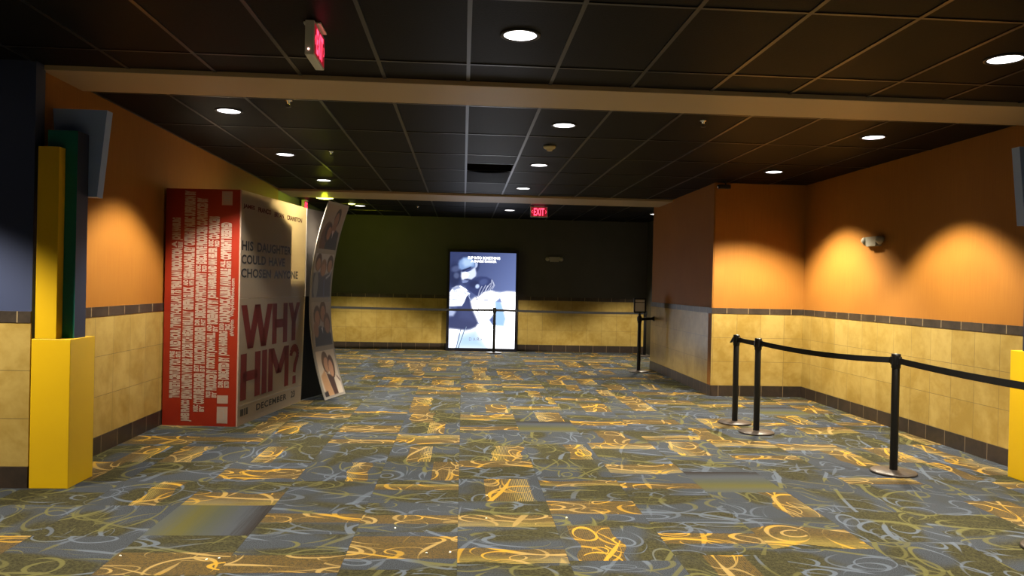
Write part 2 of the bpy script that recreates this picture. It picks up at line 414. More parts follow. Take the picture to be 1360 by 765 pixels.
# ceiling slab with one open bay
hx0, hx1, hy0, hy1 = .012, .598, 9.53, 10.13
cm = MB()
for lo, hi in (((-7, -4), (8.5, hy0)), ((-7, hy1), (8.5, 17.6)), ((-7, hy0), (hx0, hy1)), ((hx1, hy0), (8.5, hy1))):
    cm.box((lo[0], lo[1], CEIL), (hi[0], hi[1], CEIL + .08))
ceiling = struct('ceiling', cm, ceil_m)
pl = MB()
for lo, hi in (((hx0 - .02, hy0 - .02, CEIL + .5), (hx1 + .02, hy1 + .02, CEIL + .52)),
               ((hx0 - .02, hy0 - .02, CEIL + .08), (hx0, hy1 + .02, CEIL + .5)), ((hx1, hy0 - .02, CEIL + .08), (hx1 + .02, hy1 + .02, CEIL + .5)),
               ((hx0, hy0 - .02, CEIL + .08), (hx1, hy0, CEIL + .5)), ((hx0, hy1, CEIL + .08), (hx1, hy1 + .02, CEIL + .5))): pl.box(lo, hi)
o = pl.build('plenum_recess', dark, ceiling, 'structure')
gm = MB()
for k in range(-10, 13):
    x = k * .61 + .005
    gm.box((x - .013, -4, CEIL - .006), (x + .013, 17.4, CEIL + .004))
for k in range(-6, 12):
    y = 4.03 + 1.22 * k
    gm.box((-6.9, y - .012, CEIL - .0055), (8.4, y + .012, CEIL + .004))
gm.box((0, hy0 - .024, CEIL - .0055), (.61, hy0, CEIL + .004))
gm.build('ceiling_grid', bar_m, ceiling, 'structure')

def clad_wall(name, side, lo, hi, face, axis, wains=True, m=None, bm_=None, cm_=None):
    """a wall slab with tiled wainscot, slate band (children) and a slate baseboard in front of its face.
    face = (axis index, sign) of the visible side"""
    w = struct(name, MB().box((lo[0], lo[1], 0), (hi[0], hi[1], CEIL + .05)), m or paper[axis])
    if not wains: return w
    ax, sg = face
    def strip(d, z0, z1, inset=0.0):
        a, b = list(lo), list(hi)
        if sg > 0: a[ax] = hi[ax]; b[ax] = hi[ax] + d
        else: b[ax] = lo[ax]; a[ax] = lo[ax] - d
        return MB().box((a[0], a[1], z0), (b[0], b[1], z1))
    strip(.012, .15, 1.16).build('wainscot', cream[axis], w, 'structure')
    strip(.016, 1.16, 1.24).build('tile_band', band_m[axis], w, 'structure')
    strip(.018, 0, .15).build('baseboard_' + side, base_m[axis], None, 'structure')
    return w
clad_wall('wall_left', 'left', (XL - .15, YP + .12), (XL, 12.8), (0, 1), 1)
clad_wall('wall_near_left', 'near_left', (-7, YP), (XL + .03, YP + .12), (1, -1), 0, m=navy)
clad_wall('wall_right', 'right', (XR, YP + .12), (XR + .15, 10.6), (0, -1), 1)
clad_wall('wall_near_right', 'near_right', (XR - .02, YP), (8.5, YP + .12), (1, -1), 0, m=navy)
clad_wall('wall_return', 'return', (3.5, 10.6), (XR + .15, 10.75), (1, -1), 0)
clad_wall('wall_corner', 'corner', (3.512, 10.59), (3.66, 14.1), (0, -1), 1)
clad_wall('wall_back', 'back', (-3.2, YB), (4.2, YB + .15), (1, -1), 0, m=charcoal)
clad_wall('wall_far_left', 'far_left', (XL - .15, 12.8), (XL, YB), (0, 1), 1, False, charcoal)
clad_wall('wall_far_right', 'far_right', (4.2, 14.1), (4.35, YB + .15), (0, -1), 1, False, charcoal)
struct('wall_end', MB().box((3.66, 13.95, 0), (4.35, 14.1, CEIL)), charcoal)
for nm, lo, hi in (('wall_lobby_left', (-7.1, -4), (-7, YP)), ('wall_lobby_right', (8.5, -4), (8.6, YP)), ('wall_lobby_rear', (-7, -4.1), (8.5, -4))):
    struct(nm, MB().box((*lo, 0), (*hi, CEIL)), navy)
# flush beige soffit trims across the ceiling
struct('trim_1', MB().box((XL, 5.70, CEIL - .035), (8.4, 6.32, CEIL + .02), bevel=.004), beam_m)
struct('trim_2', MB().box((XL, 12.80, CEIL - .035), (3.62, 13.75, CEIL + .02), bevel=.004), beam_m)

# sagging tile behind the open bay
sg = MB(); nx, ny = 12, 8
tx0, tx1, ty0, ty1 = .022, .592, 10.135, 11.33
gv = [[sg.bm.verts.new((tx0 + (tx1 - tx0) * i / nx, ty0 + (ty1 - ty0) * j / ny,
      CEIL - .004 - .032 * math.sin(PI * i / nx) * (1 - j / ny) ** 2)) for i in range(nx + 1)] for j in range(ny + 1)]
fs = [sg.bm.faces.new((gv[j][i], gv[j + 1][i], gv[j + 1][i + 1], gv[j][i + 1])) for j in range(ny) for i in range(nx)]
ex = bmesh.ops.solidify(sg.bm, geom=fs, thickness=-.014)
tag(sg.build('ceiling_tile', ceil_m), 'black ceiling tile with a sagging front edge behind the dark open bay', 'ceiling tile')

# ------------------------------------------------------------------ lamps
def spot(name, parent, z, W, color, cone=CONE, blend=BLEND, r=.07):
    ld = bpy.data.lights.new(name, 'SPOT'); ld.energy = W; ld.color = color
    ld.spot_size = cone; ld.spot_blend = blend; ld.shadow_soft_size = r
    l = bpy.data.objects.new(name, ld); COL.objects.link(l); l.parent = parent; l.location = (0, 0, z)
    return l
def make_downlight(loc, label, W=LAMP_W, group='recessed ceiling downlights'):
    t = thing('downlight', label, 'ceiling light', loc, 0, group)
    MB().lathe([(.098, 0), (.122, 0), (.122, -.006), (.114, -.010), (.100, -.008), (.098, 0)]).build('trim_ring', black, t)
    MB().lathe([(0, -.001), (.099, -.001), (.099, -.004), (.06, -.009), (0, -.010)]).build('lens', lens_e, t)
    spot('lamp', t, -.022, W, LAMP_C)
    return t
DL = [((.31, 4.60), 'bright round downlight in front of the near beige beam, at its middle'),
      ((3.394, 4.662), 'bright round downlight at the upper right corner of the view, nearest the right side'),
      ((-2.119, 7.011), 'bright round downlight just behind the near beam over the left orange wall'),
      ((-2.15, 9.325), 'bright round downlight above the white front of the movie standee'),
      ((-2.10, 11.60), 'round downlight tinged yellow, just in front of the far beam at left'),
      ((-2.063, 15.32), 'small far downlight behind the far beam, beside the yellow green accent lamp'),
      ((.906, 7.117), 'bright round downlight in front of the yellowed smoke detector'),
      ((.912, 9.52), 'bright round downlight just behind the smoke detector, right of the open ceiling bay'),
      ((.898, 11.86), 'bright round downlight last before the far beam, middle row'),
      ((.902, 15.384), 'small far downlight behind the far beam, left of the red EXIT sign'),
      ((3.913, 7.169), 'bright round downlight beside the right orange wall, behind the near beam'),
      ((3.853, 15.35), 'small far downlight half hidden by the right wall corner')]
first = None
for (x, y), lab in DL:
    if first is None: first = make_downlight((x, y, CEIL), lab)
    else:
        o = dup(first, (x, y, CEIL), 0, lab)
        if x < -2.1 and y < 8:                       # a weaker lamp by the left wall
            for c in o.children:
                if c.type == 'LIGHT': c.data = c.data.copy(); c.data.energy *= .72
corner = make_downlight((3.882, 9.464, CEIL), 'bright round downlight over the inner corner of the right orange wall', LAMP_W * 1.45)
for c in corner.children:
    if c.type == 'LIGHT': c.data.spot_size = math.radians(114); c.data.spot_blend = .5
for x, y in ((-3.9, 4.4), (-2.7, 2.2), (.3, 2.2), (3.4, 2.2), (-2.7, -.2), (.3, -.2), (3.4, -.2), (6.0, 4.4)):
    dup(first, (x, y, CEIL), 0, 'round downlight in the lobby ceiling outside the view')

def accent(loc, r, W, label, aimed=False):
    t = thing('accent_lamp', label, 'lamp', loc, 0, 'yellow green accent lamps')
    MB().lathe([(0, 0), (r * .8, 0), (r, -.004), (r, -.016), (r * .96, -.02)]).build('canopy', black, t)
    MB().lathe([(r * .96, -.014), (r * .94, -.022), (r * .7, -.032), (r * .35, -.036), (0, -.037)]).build('shade', green_e, t)
    ld = bpy.data.lights.new('glow', 'SPOT' if aimed else 'POINT'); ld.energy = W; ld.color = GREEN; ld.shadow_soft_size = .05
    l = bpy.data.objects.new('glow', ld); COL.objects.link(l); l.parent = t; l.location = (0, 0, -.07)
    if aimed: ld.spot_size = math.radians(150); ld.spot_blend = .6; l.rotation_euler = (math.radians(72), 0, 0)
    return t
accent((-2.50, 13.93, CEIL), .16, 12, 'larger yellow green accent lamp on the ceiling behind the far beam above the standee')
accent((-2.15, 14.8, CEIL), .07, 34, 'smaller yellow green accent lamp beside the small far downlight', True)

# ------------------------------------------------------------------ ceiling fittings
def sprinkler(x, y, label):
    t = thing('sprinkler', label, 'sprinkler', (x, y, CEIL), 0, 'ceiling sprinklers')
    MB().lathe([(0, 0), (.032, 0), (.034, -.006), (.012, -.012), (.012, -.03), (0, -.03)], seg=20).build('escutcheon', chrome, t)
    MB().box((-.016, -.003, -.055), (-.012, .003, -.028)).box((.012, -.003, -.055), (.016, .003, -.028)).lathe([(0, -.05), (.02, -.054), (.022, -.058), (0, -.06)], seg=20).build('deflector', base_metal, t)
    return t
for a in ((-1.486, 6.519, 'sprinkler head right behind the near beam, above and right of the left downlight'),
          (-1.554, 9.011, 'sprinkler head to the right of the downlight over the movie standee'),
          (2.101, 6.719, 'sprinkler head in the dark right half of the ceiling behind the near beam'),
          (-.916, 15.144, 'small far sprinkler head behind the far beam, above the green lit wall')): sprinkler(*a)
t = thing('smoke_detector', 'yellowed round smoke detector on the black ceiling between two downlights', 'smoke detector', (.896, 8.215, CEIL))
MB().lathe([(0, 0), (.066, 0), (.070, -.010), (.066, -.018)], seg=32).build('mounting_base', ivory_pl, t)
MB().lathe([(.066, -.017), (.056, -.030), (.034, -.034), (.032, -.046), (.026, -.054), (0, -.055)], seg=32).build('sensor_head', ivory_pl, t)
t = thing('security_camera', 'small dark security camera at the ceiling by the orange wall corner', 'camera', (3.62, 10.50, CEIL))
MB().lathe([(0, 0), (.045, 0), (.045, -.012), (.012, -.016), (.012, -.045), (0, -.045)], seg=20).build('mount', black, t)
MB().box((-.10, -.03, -.095), (.07, .03, -.04), bevel=.008).build('housing', black, t)
MB().lathe([(0, 0), (.02, 0), (.022, .014), (0, .016)], c=(-.1, 0, -.066), seg=16, M=Matrix.Rotation(-PI / 2, 4, 'Y')).build('lens', chrome, t)

# ------------------------------------------------------------------ exit signs
def exit_sign(loc, rz, label, two_arrows=True, cap=True, sides=(1,), led=False):
    """local: face towards -y (side 1) and +y (side -1), 0.34 wide, 0.19 high, hanging from z=0"""
    t = thing('exit_sign', label, 'exit sign', loc, rz, 'red lit exit signs')
    MB().box((-.10, -.05, -.012), (.10, .05, 0), bevel=.003).build('ceiling_canopy', sign_case, t)
    MB().box((-.165, -.026, -.21), (.165, .026, -.012), bevel=.004).build('housing', sign_case, t)
    for sd in sides:
        y = -.0275 * sd
        MB().box((-.150, min(y, y * .93), -.198), (.150, max(y, y * .93), -.026)).build('face_panel', red_panel, t)
        lt = MB(); yy = y * 1.06
        put_text(lt, 'EXIT', (-.10 * sd, yy, -.183), (.20 * sd, 0, 0), (0, 0, .142), .03, 1.05)
        for a in (-1, 1):
            x = .118 * a
            for s2 in (-1, 1):
                lt.poly([(x, yy, -.112 + .028 * s2), (x + .018 * a, yy, -.112), (x + .027 * a, yy, -.112), (x + .009 * a, yy, -.112 + .028 * s2)])
        lt.build('lettering', red_e, t)
    if led: MB().lathe([(0, 0), (.005, 0), (.004, .004), (0, .005)], c=(-.165, .004, -.178), seg=12, M=Matrix.Rotation(-PI / 2, 4, 'Y')).build('test_light', led_e, t)
    return t
exit_sign((1.405, 14.5, CEIL + .005), .0, 'red lit EXIT sign with arrows hanging in front of the dark back wall')
exit_sign((-.905, 4.62, CEIL), PI / 2, 'white cased exit sign seen edge on, in the near ceiling at upper left', led=True)
exit_sign((-2.99, 14.6, CEIL), PI / 2, 'far red exit sign on the dark left wall just above the standee')

# ------------------------------------------------------------------ emergency lights
def emergency(loc, rz, label):
    t = thing('emergency_light', label, 'emergency light', loc, rz, 'two headed emergency lights')
    b = MB().prism([(-.10, 0, -.055), (.10, 0, -.055), (.12, 0, .055), (-.12, 0, .055)], (0, -.075, 0)); b.build('battery_case', white_pl, t)
    for s in (-1, 1):
        h = MB().lathe([(0, .05), (.03, .045), (.048, 0), (.05, -.02), (.044, -.024), (0, -.018)], c=(s * .155, -.05, .01), seg=24, M=Matrix.Rotation(PI / 2 * .75, 4, 'X') @ Matrix.Rotation(0, 4, 'Y'))
        o = h.build('lamp_head', white_pl, t)
    return t
emergency((2.06, YB, 2.10), 0, 'emergency light with two heads on the dark back wall right of the poster')
emergency((XR, 8.70, 2.10), -PI / 2, 'emergency light with two heads on the right orange wall between two light pools')

# ------------------------------------------------------------------ decorated corner columns
def corner_column(sx, loc, label, fin=.365):
    t = thing('corner_column', label, 'column', loc, 0, 'stepped yellow corner columns')
    def bx(x0, x1, *r):
        return (min(sx * x0, sx * x1), r[0], r[2]), (max(sx * x0, sx * x1), r[1], r[3])
    # local x: 0 at the wall side, + towards the corridor; y from the front
    MB().box(*bx(0, .265, 0, .36, 0, 1.05), bevel=.003).build('lower_block', yellow, t)
    MB().box(*bx(0.02, .165, .002, .085, 1.05, 2.40), bevel=.003).build('upper_block', yellow, t)
    n = MB().box(*bx(.04, .245, .088, .25, 1.05, 2.53))
    for f in n.bm.faces:
        if f.normal.y < -.9: f.material_index = 1
    n.build('back_block', [navy2, teal], t)
    z1, z0 = 2.72, 2.08
    MB().prism([(sx * -.02, .262, z1), (sx * fin, .262, z1), (sx * (fin - .062), .262, z0), (sx * .02, .262, z0)], (0, .09, 0)).build('tapered_fin', fin_m, t)
    return t
corner_column(1, (-3.005, 5.575, 0), 'stepped yellow and navy corner column with pale fin at the left wall')
corner_column(-1, (4.815, 5.74, 0), 'stepped yellow corner column cut off at the right edge of the view', .305)

# ------------------------------------------------------------------ movie standee
red_pr = mat('red_print', rgb(130, 30, 11), .45)
white_bd = mat('white_board', rgb(146, 141, 138), .45)
tr = white_bd.node_tree; bsdf = tr.nodes['Principled BSDF']
tl = tr.nodes.new('ShaderNodeBsdfTranslucent'); tl.inputs[0].default_value = (.9, .78, .52, 1)
mx = tr.nodes.new('ShaderNodeMixShader'); mx.inputs[0].default_value = .5
tr.links.new(bsdf.outputs[0], mx.inputs[1]); tr.links.new(tl.outputs[0], mx.inputs[2]); tr.links.new(mx.outputs[0], tr.nodes['Material Output'].inputs[0])
opaque_bd = mat('white_liner', rgb(222, 216, 206), .5)
ink = mat('black_ink', rgb(22, 20, 22), .4)
red_ink = mat('red_ink', rgb(90, 16, 12), .65, spec=.25)
pale_ink = mat('pale_ink', rgb(158, 138, 130), .45)
grey_ink = mat('grey_ink', rgb(150, 145, 142), .45)
curtain_m = mat('black_board', rgb(16, 16, 17), .7)

B_, C_ = Vector((-2.26, 7.95, 0)), Vector((-1.97, 9.75, 0)); A_ = Vector((-3.02, 8.0, 0)); D_ = Vector((-2.95, 9.85, 0))
HS = 2.405
uF = (C_ - B_).normalized(); nF = Vector((uF.y, -uF.x, 0)); LF = (C_ - B_).length
uR = (B_ - A_).normalized(); nR = Vector((uR.y, -uR.x, 0)); LR = (B_ - A_).length
ST = thing('movie_standee', 'large red and white cardboard movie standee with a bowed strip of four photos', 'standee', (0, 0, 0))
def FP(s, z, d=0.0): return B_ + uF * s + nF * d + Vector((0, 0, z))
def RP(s, z, d=0.0): return A_ + uR * s + nR * d + Vector((0, 0, z))
MB().prism([RP(0, 0), RP(LR, 0), RP(LR, HS), RP(0, HS)], nR * -.012).build('side_panel', red_pr, ST)
sp = ST.children[-1]
fp_ = MB().prism([FP(.0, 1.304), FP(LF, 1.304), FP(LF, HS), FP(.0, HS)], nF * -.008)
front_up = fp_.build('upper_front_panel', white_bd, ST)
fl = MB().prism([FP(.0, 0), FP(LF - .07, 0), FP(LF + .01, 1.298), FP(.0, 1.298)], nF * -.008)
front_lo = fl.build('lower_front_panel', white_bd, ST)
MB().prism([FP(-.004, 0, .004), FP(.010, 0, .004), FP(.010, HS, .004), FP(-.004, HS, .004)], nF * -.014).build('corner_edge', pale_ink, ST)
# liners inside the booth: the lower half is doubled, the upper half only up to a flap
MB().prism([FP(.03, .02, -.012), FP(LF - .09, .02, -.012), FP(LF - .02, 1.5, -.012), FP(.03, 1.5, -.012)], nF * -.012).build('lower_liner', opaque_bd, ST)
MB().prism([FP(.03, 1.5, -.014), FP(1.355, 1.5, -.014), FP(1.355, 2.18, -.014), FP(1.15, 2.24, -.014), FP(.9, 2.34, -.014), FP(.03, 2.36, -.014)], nF * -.01).build('upper_liner', opaque_bd, ST)
MB().prism([D_ + Vector((0, 0, 0)), C_ + nF * -.03, C_ + nF * -.03 + Vector((0, 0, HS - .02)), D_ + Vector((0, 0, HS - .02))], Vector((0, -.012, 0))).build('rear_panel', curtain_m, ST)
MB().prism([A_ + Vector((.0, .03, 0)), D_ + Vector((0, -.03, 0)), D_ + Vector((0, -.03, HS)), A_ + Vector((0, .03, HS))], Vector((.012, 0, 0))).build('wall_panel', opaque_bd, ST)
# lettering on the red side: the credits run upwards in five columns
cr = MB()
WORDS = {0: ['TWENTIETH CENTURY FOX', ('PRE', 'SENTS'), 'A RED HOUR / TWENTY-ONE LAPS / 75 YEAR PLAN PRODUCTION', ('A', 'FILM BY'), 'JOHN HAMBURG'],
         1: ['JAMES FRANCO', 'BRYAN CRANSTON', 'WHY HIM?', 'ZOEY DEUTCH MEGAN MULLALLY', 'GRIFFIN GLUCK', ('AND', 'WITH'), 'KEEGAN-MICHAEL KEY', 'CASTING BY', 'MUSIC SUPERVISION BY'],
         2: [('MUSIC', 'BY'), 'COSTUME DESIGNER', ('EDIT', 'ED BY'), 'PRODUCTION DESIGNER', ('DIR', 'PHOT'), 'DIRECTOR OF PHOTOGRAPHY', ('EXEC', 'PROD'), 'EXECUTIVE PRODUCERS', 'CO-PRODUCED BY'],
         3: [('PROD', 'BY'), 'PRODUCED BY', 'STORY BY JONAH HILL', ('AND', 'BY'), 'SCREENPLAY BY', 'JOHN HAMBURG AND IAN HELFER', ('EXEC', 'PROD'), 'CO-PRODUCERS'],
         4: [('DIR', 'ECTED'), 'DIRECTED BY', 'JOHN HAMBURG', ('SOUND', 'TRACK'), 'SOUNDTRACK ALBUM AVAILABLE', ('ALL', 'RIGHTS'), 'COPYRIGHT RESERVED']}
SPAN = {0: (.065, .28, 2.11), 1: (.188, .045, 2.385), 2: (.313, .145, 2.315), 3: (.437, .29, 2.13), 4: (.561, .395, 2.07)}
for c, (s0, z0, z1) in SPAN.items():
    W = .112; ws = WORDS[c]
    wt = [max(4.2, len(w) * 1.0) if isinstance(w, str) else 3.4 for w in ws]
    k = (z1 - z0) / (sum(wt) + .45 * (len(ws) - 1)); z = z0
    for w, l in zip(ws, wt):
        L = l * k
        if isinstance(w, str):
            put_text(cr, w, RP(s0 + W, z, .0015), (0, 0, L), uR * -W, .072, 1.0)
        else:
            put_text(cr, w[0], RP(s0 + W * .46, z, .0015), (0, 0, L), uR * (-W * .46), .065)
            put_text(cr, w[1], RP(s0 + W, z, .0015), (0, 0, L * .93), uR * (-W * .46), .065)
        z += L + .45 * k
cr.build('billing_lettering', pale_ink, sp)
for w, z0, z1 in (('#WhyHim', .92, 1.085), ('WhyHimMovie.com', 1.115, 1.505)):
    bl = MB(); put_text(bl, w, RP(.722, z0, .0015), (0, 0, z1 - z0), uR * -.052, .03); bl.build('web_lettering', pale_ink, sp)
for s0, s1, z0, z1 in ((.565, .672, 2.245, 2.385), (.555, .665, .232, .315), (.555, .665, .03, .20)):
    MB().poly([RP(s0, z0, .0012), RP(s1, z0, .0012), RP(s1, z1, .0012), RP(s0, z1, .0012)]).build('logo_block', pale_ink, sp)
li = MB()
def frame(mb, P, s0, s1, z0, z1, w, d):
    for a, b, c, e in ((s0, s1, z0, z0 + w), (s0, s1, z1 - w, z1), (s0, s0 + w, z0, z1), (s1 - w, s1, z0, z1)):
        mb.poly([P(a, c, d), P(b, c, d), P(b, e, d), P(a, e, d)])
frame(li, RP, .562, .658, .038, .192, .003, .0025); frame(li, RP, .575, .625, .06, .16, .006, .0025)
li.build('rating_lines', grey_ink, sp); li = MB()
for z in (.05, .07, .09, .11): li.poly([RP(.635, z, .0025), RP(.65, z, .0025), RP(.65, z + .008, .0025), RP(.635, z + .008, .0025)])
li.build('rating_marks', grey_ink, sp); li = MB()
li.poly([RP(.585, .262, .0025), RP(.61, .284, .0025), RP(.64, .266, .0025), RP(.612, .272, .0025)])
li.build('emblem', grey_ink, sp); li = MB()
for k in range(5): li.poly([RP(.58 + .004 * k, 2.26 + .024 * k, .0025), RP(.655 - .006 * k, 2.26 + .024 * k, .0025), RP(.655 - .006 * k, 2.272 + .024 * k, .0025), RP(.58 + .004 * k, 2.272 + .024 * k, .0025)])
li.build('studio_emblem', grey_ink, sp)
# lettering on the white front
def ftext(mb, txt, s0, s1, z0, z1, bold, sp_=1.0):
    put_text(mb, txt, FP(s0, z0, .0015), uF * (s1 - s0), (0, 0, z1 - z0), bold, sp_)
for w, s0, s1, z0, z1 in (('HIS', .03, .30, 1.795, 1.895), ('DAUGHTER', .40, 1.335, 1.793, 1.893), ('COULD', .025, .625, 1.655, 1.752), ('HAVE', .70, 1.16, 1.653, 1.75),
                          ('CHOSEN', .025, .765, 1.515, 1.610), ('ANYONE', .85, 1.57, 1.513, 1.608)):
    tx = MB(); ftext(tx, w, s0, s1, z0, z1, .03, 1.05); tx.build('tagline_lettering', ink, front_up)
for w, s0, s1, z0, z1 in (('JAMES', .045, .32, 2.218, 2.272), ('FRANCO', .40, .74, 2.218, 2.272), ('BRYAN', .83, 1.10, 2.208, 2.264), ('CRANSTON', 1.19, 1.67, 2.204, 2.260)):
    nm = MB(); ftext(nm, w, s0, s1, z0, z1, .04); nm.build('actor_lettering', red_ink, front_up)
def stroke(*pts): big.poly([FP(s, z, .0015) for s, z in pts])
def bar(sa, za, sb, zb, w): stroke((sa - w / 2, za), (sa + w / 2, za), (sb + w / 2, zb), (sb - w / 2, zb))
def letter():
    global big
    big.build('title_lettering', red_ink, front_lo); big = MB()
big = MB()
zt, zb = 1.232, .775
bar(.11, zt, .275, zb, .135); bar(.275, zb, .44, zt, .135); bar(.44, zt, .605, zb, .135) ; bar(.605, zb, .76, zt, .135); letter()
for s in (.895, 1.205): bar(s, zt, s, zb, .125)
stroke((.9, .955), (1.2, .955), (1.2, 1.05), (.9, 1.05)); letter()
stroke((1.30, zt), (1.425, zt), (1.53, 1.0), (1.53, .94), (1.405, .94), (1.405, 1.0)); stroke((1.53, 1.0), (1.635, zt), (1.51, zt), (1.405, 1.0)) if False else stroke((1.425, 1.0), (1.53, 1.0), (1.66, zt), (1.55, zt)); bar(1.4675, .96, 1.4675, zb, .125); letter()
zt, zb = .728, .25
for s in (.125, .465): bar(s, zt, s, zb, .14)
stroke((.12, .44), (.47, .44), (.47, .54), (.12, .54)); letter()
bar(.64, zt, .64, zb, .13); letter()
for s in (.81, 1.27): bar(s, zt, s, zb, .125)
bar(.83, zt, 1.04, .43, .14); bar(1.04, .43, 1.25, zt, .14); letter()
# question mark as a bent stroke
qp = []
for k in range(0, 13):
    a = PI * (1.02 - k / 12 * 1.25); qp.append((1.505 + .105 * math.cos(a), .60 + .085 * math.sin(a)))
qp += [(1.53, .47), (1.515, .40)]
for i, (a, b) in enumerate(zip(qp, qp[1:])):
    dx, dz = b[0] - a[0], b[1] - a[1]; l = math.hypot(dx, dz); nx_, nz_ = -dz / l * .045, dx / l * .045
    big.poly([FP(a[0] - nx_, a[1] - nz_, .0015 + i * 2e-5), FP(b[0] - nx_ + dx * .2, b[1] - nz_ + dz * .2, .0015 + i * 2e-5), FP(b[0] + nx_ + dx * .2, b[1] + nz_ + dz * .2, .0015 + i * 2e-5), FP(a[0] + nx_, a[1] + nz_, .0015 + i * 2e-5)])
bar(1.515, .345, 1.515, .25, .10)
big.build('title_lettering', red_ink, front_lo)
dc = MB(); ftext(dc, 'DECEMBER', .45, 1.285, .092, .162, .025, 1.1); dc.build('date_lettering', ink, front_lo)
dc = MB(); ftext(dc, '23', 1.42, 1.545, .088, .165, .02); dc.build('date_lettering', ink, front_lo)
for s0, s1 in ((.065, .14), (.15, .175), (.19, .245)): MB().poly([FP(s0, .09, .0015), FP(s1, .09, .0015), FP(s1, .162, .0015), FP(s0, .162, .0015)]).build('studio_block', ink, front_lo)
ln = MB().poly([FP(.0, .196, .0013), FP(LF - .06, .196, .0013), FP(LF - .06, .203, .0013), FP(.0, .203, .0013)]); ln.build('rule_line', grey_ink, front_lo)
strip_b = mat('strip_board', rgb(146, 141, 138), .4)
# wing behind the strip: white above, black curtain opening below
w0, w1 = Vector((-1.975, 9.80, 0)), Vector((-1.80, 10.42, 0))
MB().prism([w0 + Vector((0, 0, 1.30)), w1 + Vector((0, 0, 1.30)), w1 + Vector((0, 0, HS)), w0 + Vector((0, 0, HS))], Vector((-.012, .003, 0))).build('upper_wing', strip_b, ST)
MB().prism([w0 + Vector((-.02, -.04, 0)), w1, w1 + Vector((0, 0, 1.30)), w0 + Vector((-.02, -.04, 1.30))], Vector((-.012, .003, 0))).build('curtain', curtain_m, ST)
# bowed strip of four booth pictures
d0, d1 = Vector((-1.692, 9.747, 0)), Vector((-1.532, 10.356, 0)); uS = (d1 - d0).normalized(); nS = Vector((uS.y, -uS.x, 0)); WS = (d1 - d0).length; HSt = 2.50
def SP(a, b, d=0.0):
    z = b * HSt; bow = -.235 * (1 - ((b - .5) / .5) ** 2)
    return d0 + uS * (a * WS) + nS * (bow + d) + Vector((0, 0, z + .004))
stp = MB(); n_ = 36
rows = [[stp.bm.verts.new(SP(a, j / n_, d)) for a, d in ((0, 0), (1, 0), (1, -.012), (0, -.012))] for j in range(n_ + 1)]
fs = [stp.bm.faces.new(rows[0]), stp.bm.faces.new(rows[-1][::-1])]
for a, b in zip(rows, rows[1:]):
    for k in range(4): fs.append(stp.bm.faces.new((a[k], a[(k + 1) % 4], b[(k + 1) % 4], b[k])))
bmesh.ops.recalc_face_normals(stp.bm, faces=fs)
strip_o = stp.build('photo_strip', strip_b, ST)
print_m = mat('photo_print', (.5, .5, .5), .35); nn = print_m.node_tree
at = nn.nodes.new('ShaderNodeAttribute'); at.attribute_name = 'print'; nn.links.new(at.outputs['Color'], nn.nodes['Principled BSDF'].inputs['Base Color'])
def booth(k):
    W, Hh = 40, 44
    if k == 0:
        P = Paint(0, 1, 0, 1, W, Hh, (150, 132, 122))
        P.ell(.30, .80, .26, .42, (96, 66, 52)); P.poly([(.42, .62), (.62, .52), (.95, .60), (1, 1), (.35, 1)], (26, 27, 38), .05)
        P.ell(.38, .62, .17, .22, (60, 40, 34)); P.ell(.42, .64, .10, .15, (150, 106, 84)); P.ell(.66, .28, .15, .22, (50, 32, 30)); P.ell(.64, .34, .11, .18, (142, 100, 82)); P.ell(.62, .52, .12, .12, (132, 92, 74)); P.poly([(.58, .58), (.66, .56), (.64, .74)], (190, 180, 185), .03)
    elif k == 1:
        P = Paint(0, 1, 0, 1, W, Hh, (172, 168, 178))
        P.poly([(.0, .45), (.35, .42), (.55, .5), (1, .4), (1, 1), (0, 1)], (66, 72, 104), .08); P.ell(.18, .72, .12, .3, (130, 134, 150))
        for x, y, c in ((.2, .2, (74, 54, 50)), (.5, .32, (128, 100, 92)), (.84, .22, (70, 50, 48))): P.ell(x, y, .16, .2, c); P.ell(x + .01, y + .05, .11, .14, (160, 124, 110))
        P.line([(.72, .55), (.9, .48), (.95, .38)], .05, (170, 175, 200), .04); P.line([(.62, .6), (.64, 1)], .04, (90, 98, 150), .05)
    elif k == 2:
        P = Paint(0, 1, 0, 1, W, Hh, (160, 150, 146))
        P.poly([(.1, .7), (.4, .55), (.7, .6), (1, .75), (1, 1), (.08, 1)], (52, 56, 78), .06)
        for x, y, c in ((.28, .32, (70, 50, 44)), (.6, .22, (80, 56, 48)), (.8, .5, (92, 62, 50))): P.ell(x, y, .18, .24, c); P.ell(x + .01, y + .05, .13, .18, (156, 116, 98))
        P.poly([(.48, .6), (.56, .56), (.54, .72)], (200, 200, 210), .03); P.ell(.2, .62, .13, .18, (140, 104, 90))
    else:
        P = Paint(0, 1, 0, 1, W, Hh, (196, 184, 172))
        P.poly([(.05, .55), (.3, .42), (.5, 1), (.1, 1)], (178, 138, 104), .06); P.poly([(.36, .5), (.7, .6), (.72, 1), (.5, 1)], (70, 48, 44), .05)
        P.ell(.42, .26, .18, .24, (92, 68, 54)); P.ell(.46, .32, .13, .17, (176, 134, 108)); P.ell(.70, .38, .17, .26, (74, 48, 40)); P.ell(.67, .42, .12, .19, (186, 142, 116))
        P.poly([(.0, .9), (.2, .88), (.2, 1), (0, 1)], (40, 36, 44), .03); P.line([(.88, .62), (.98, .72)], .04, (90, 60, 60), .03)
    return P.im
for k in range(4):
    b1 = 1 - (k * .25 + .012); b0 = 1 - (k * .25 + .238)
    picture('booth_photo', print_m, booth(k), lambda a, b, b0=b0, b1=b1: SP(.07 + .86 * a, b0 + (b1 - b0) * b, .002), strip_o)

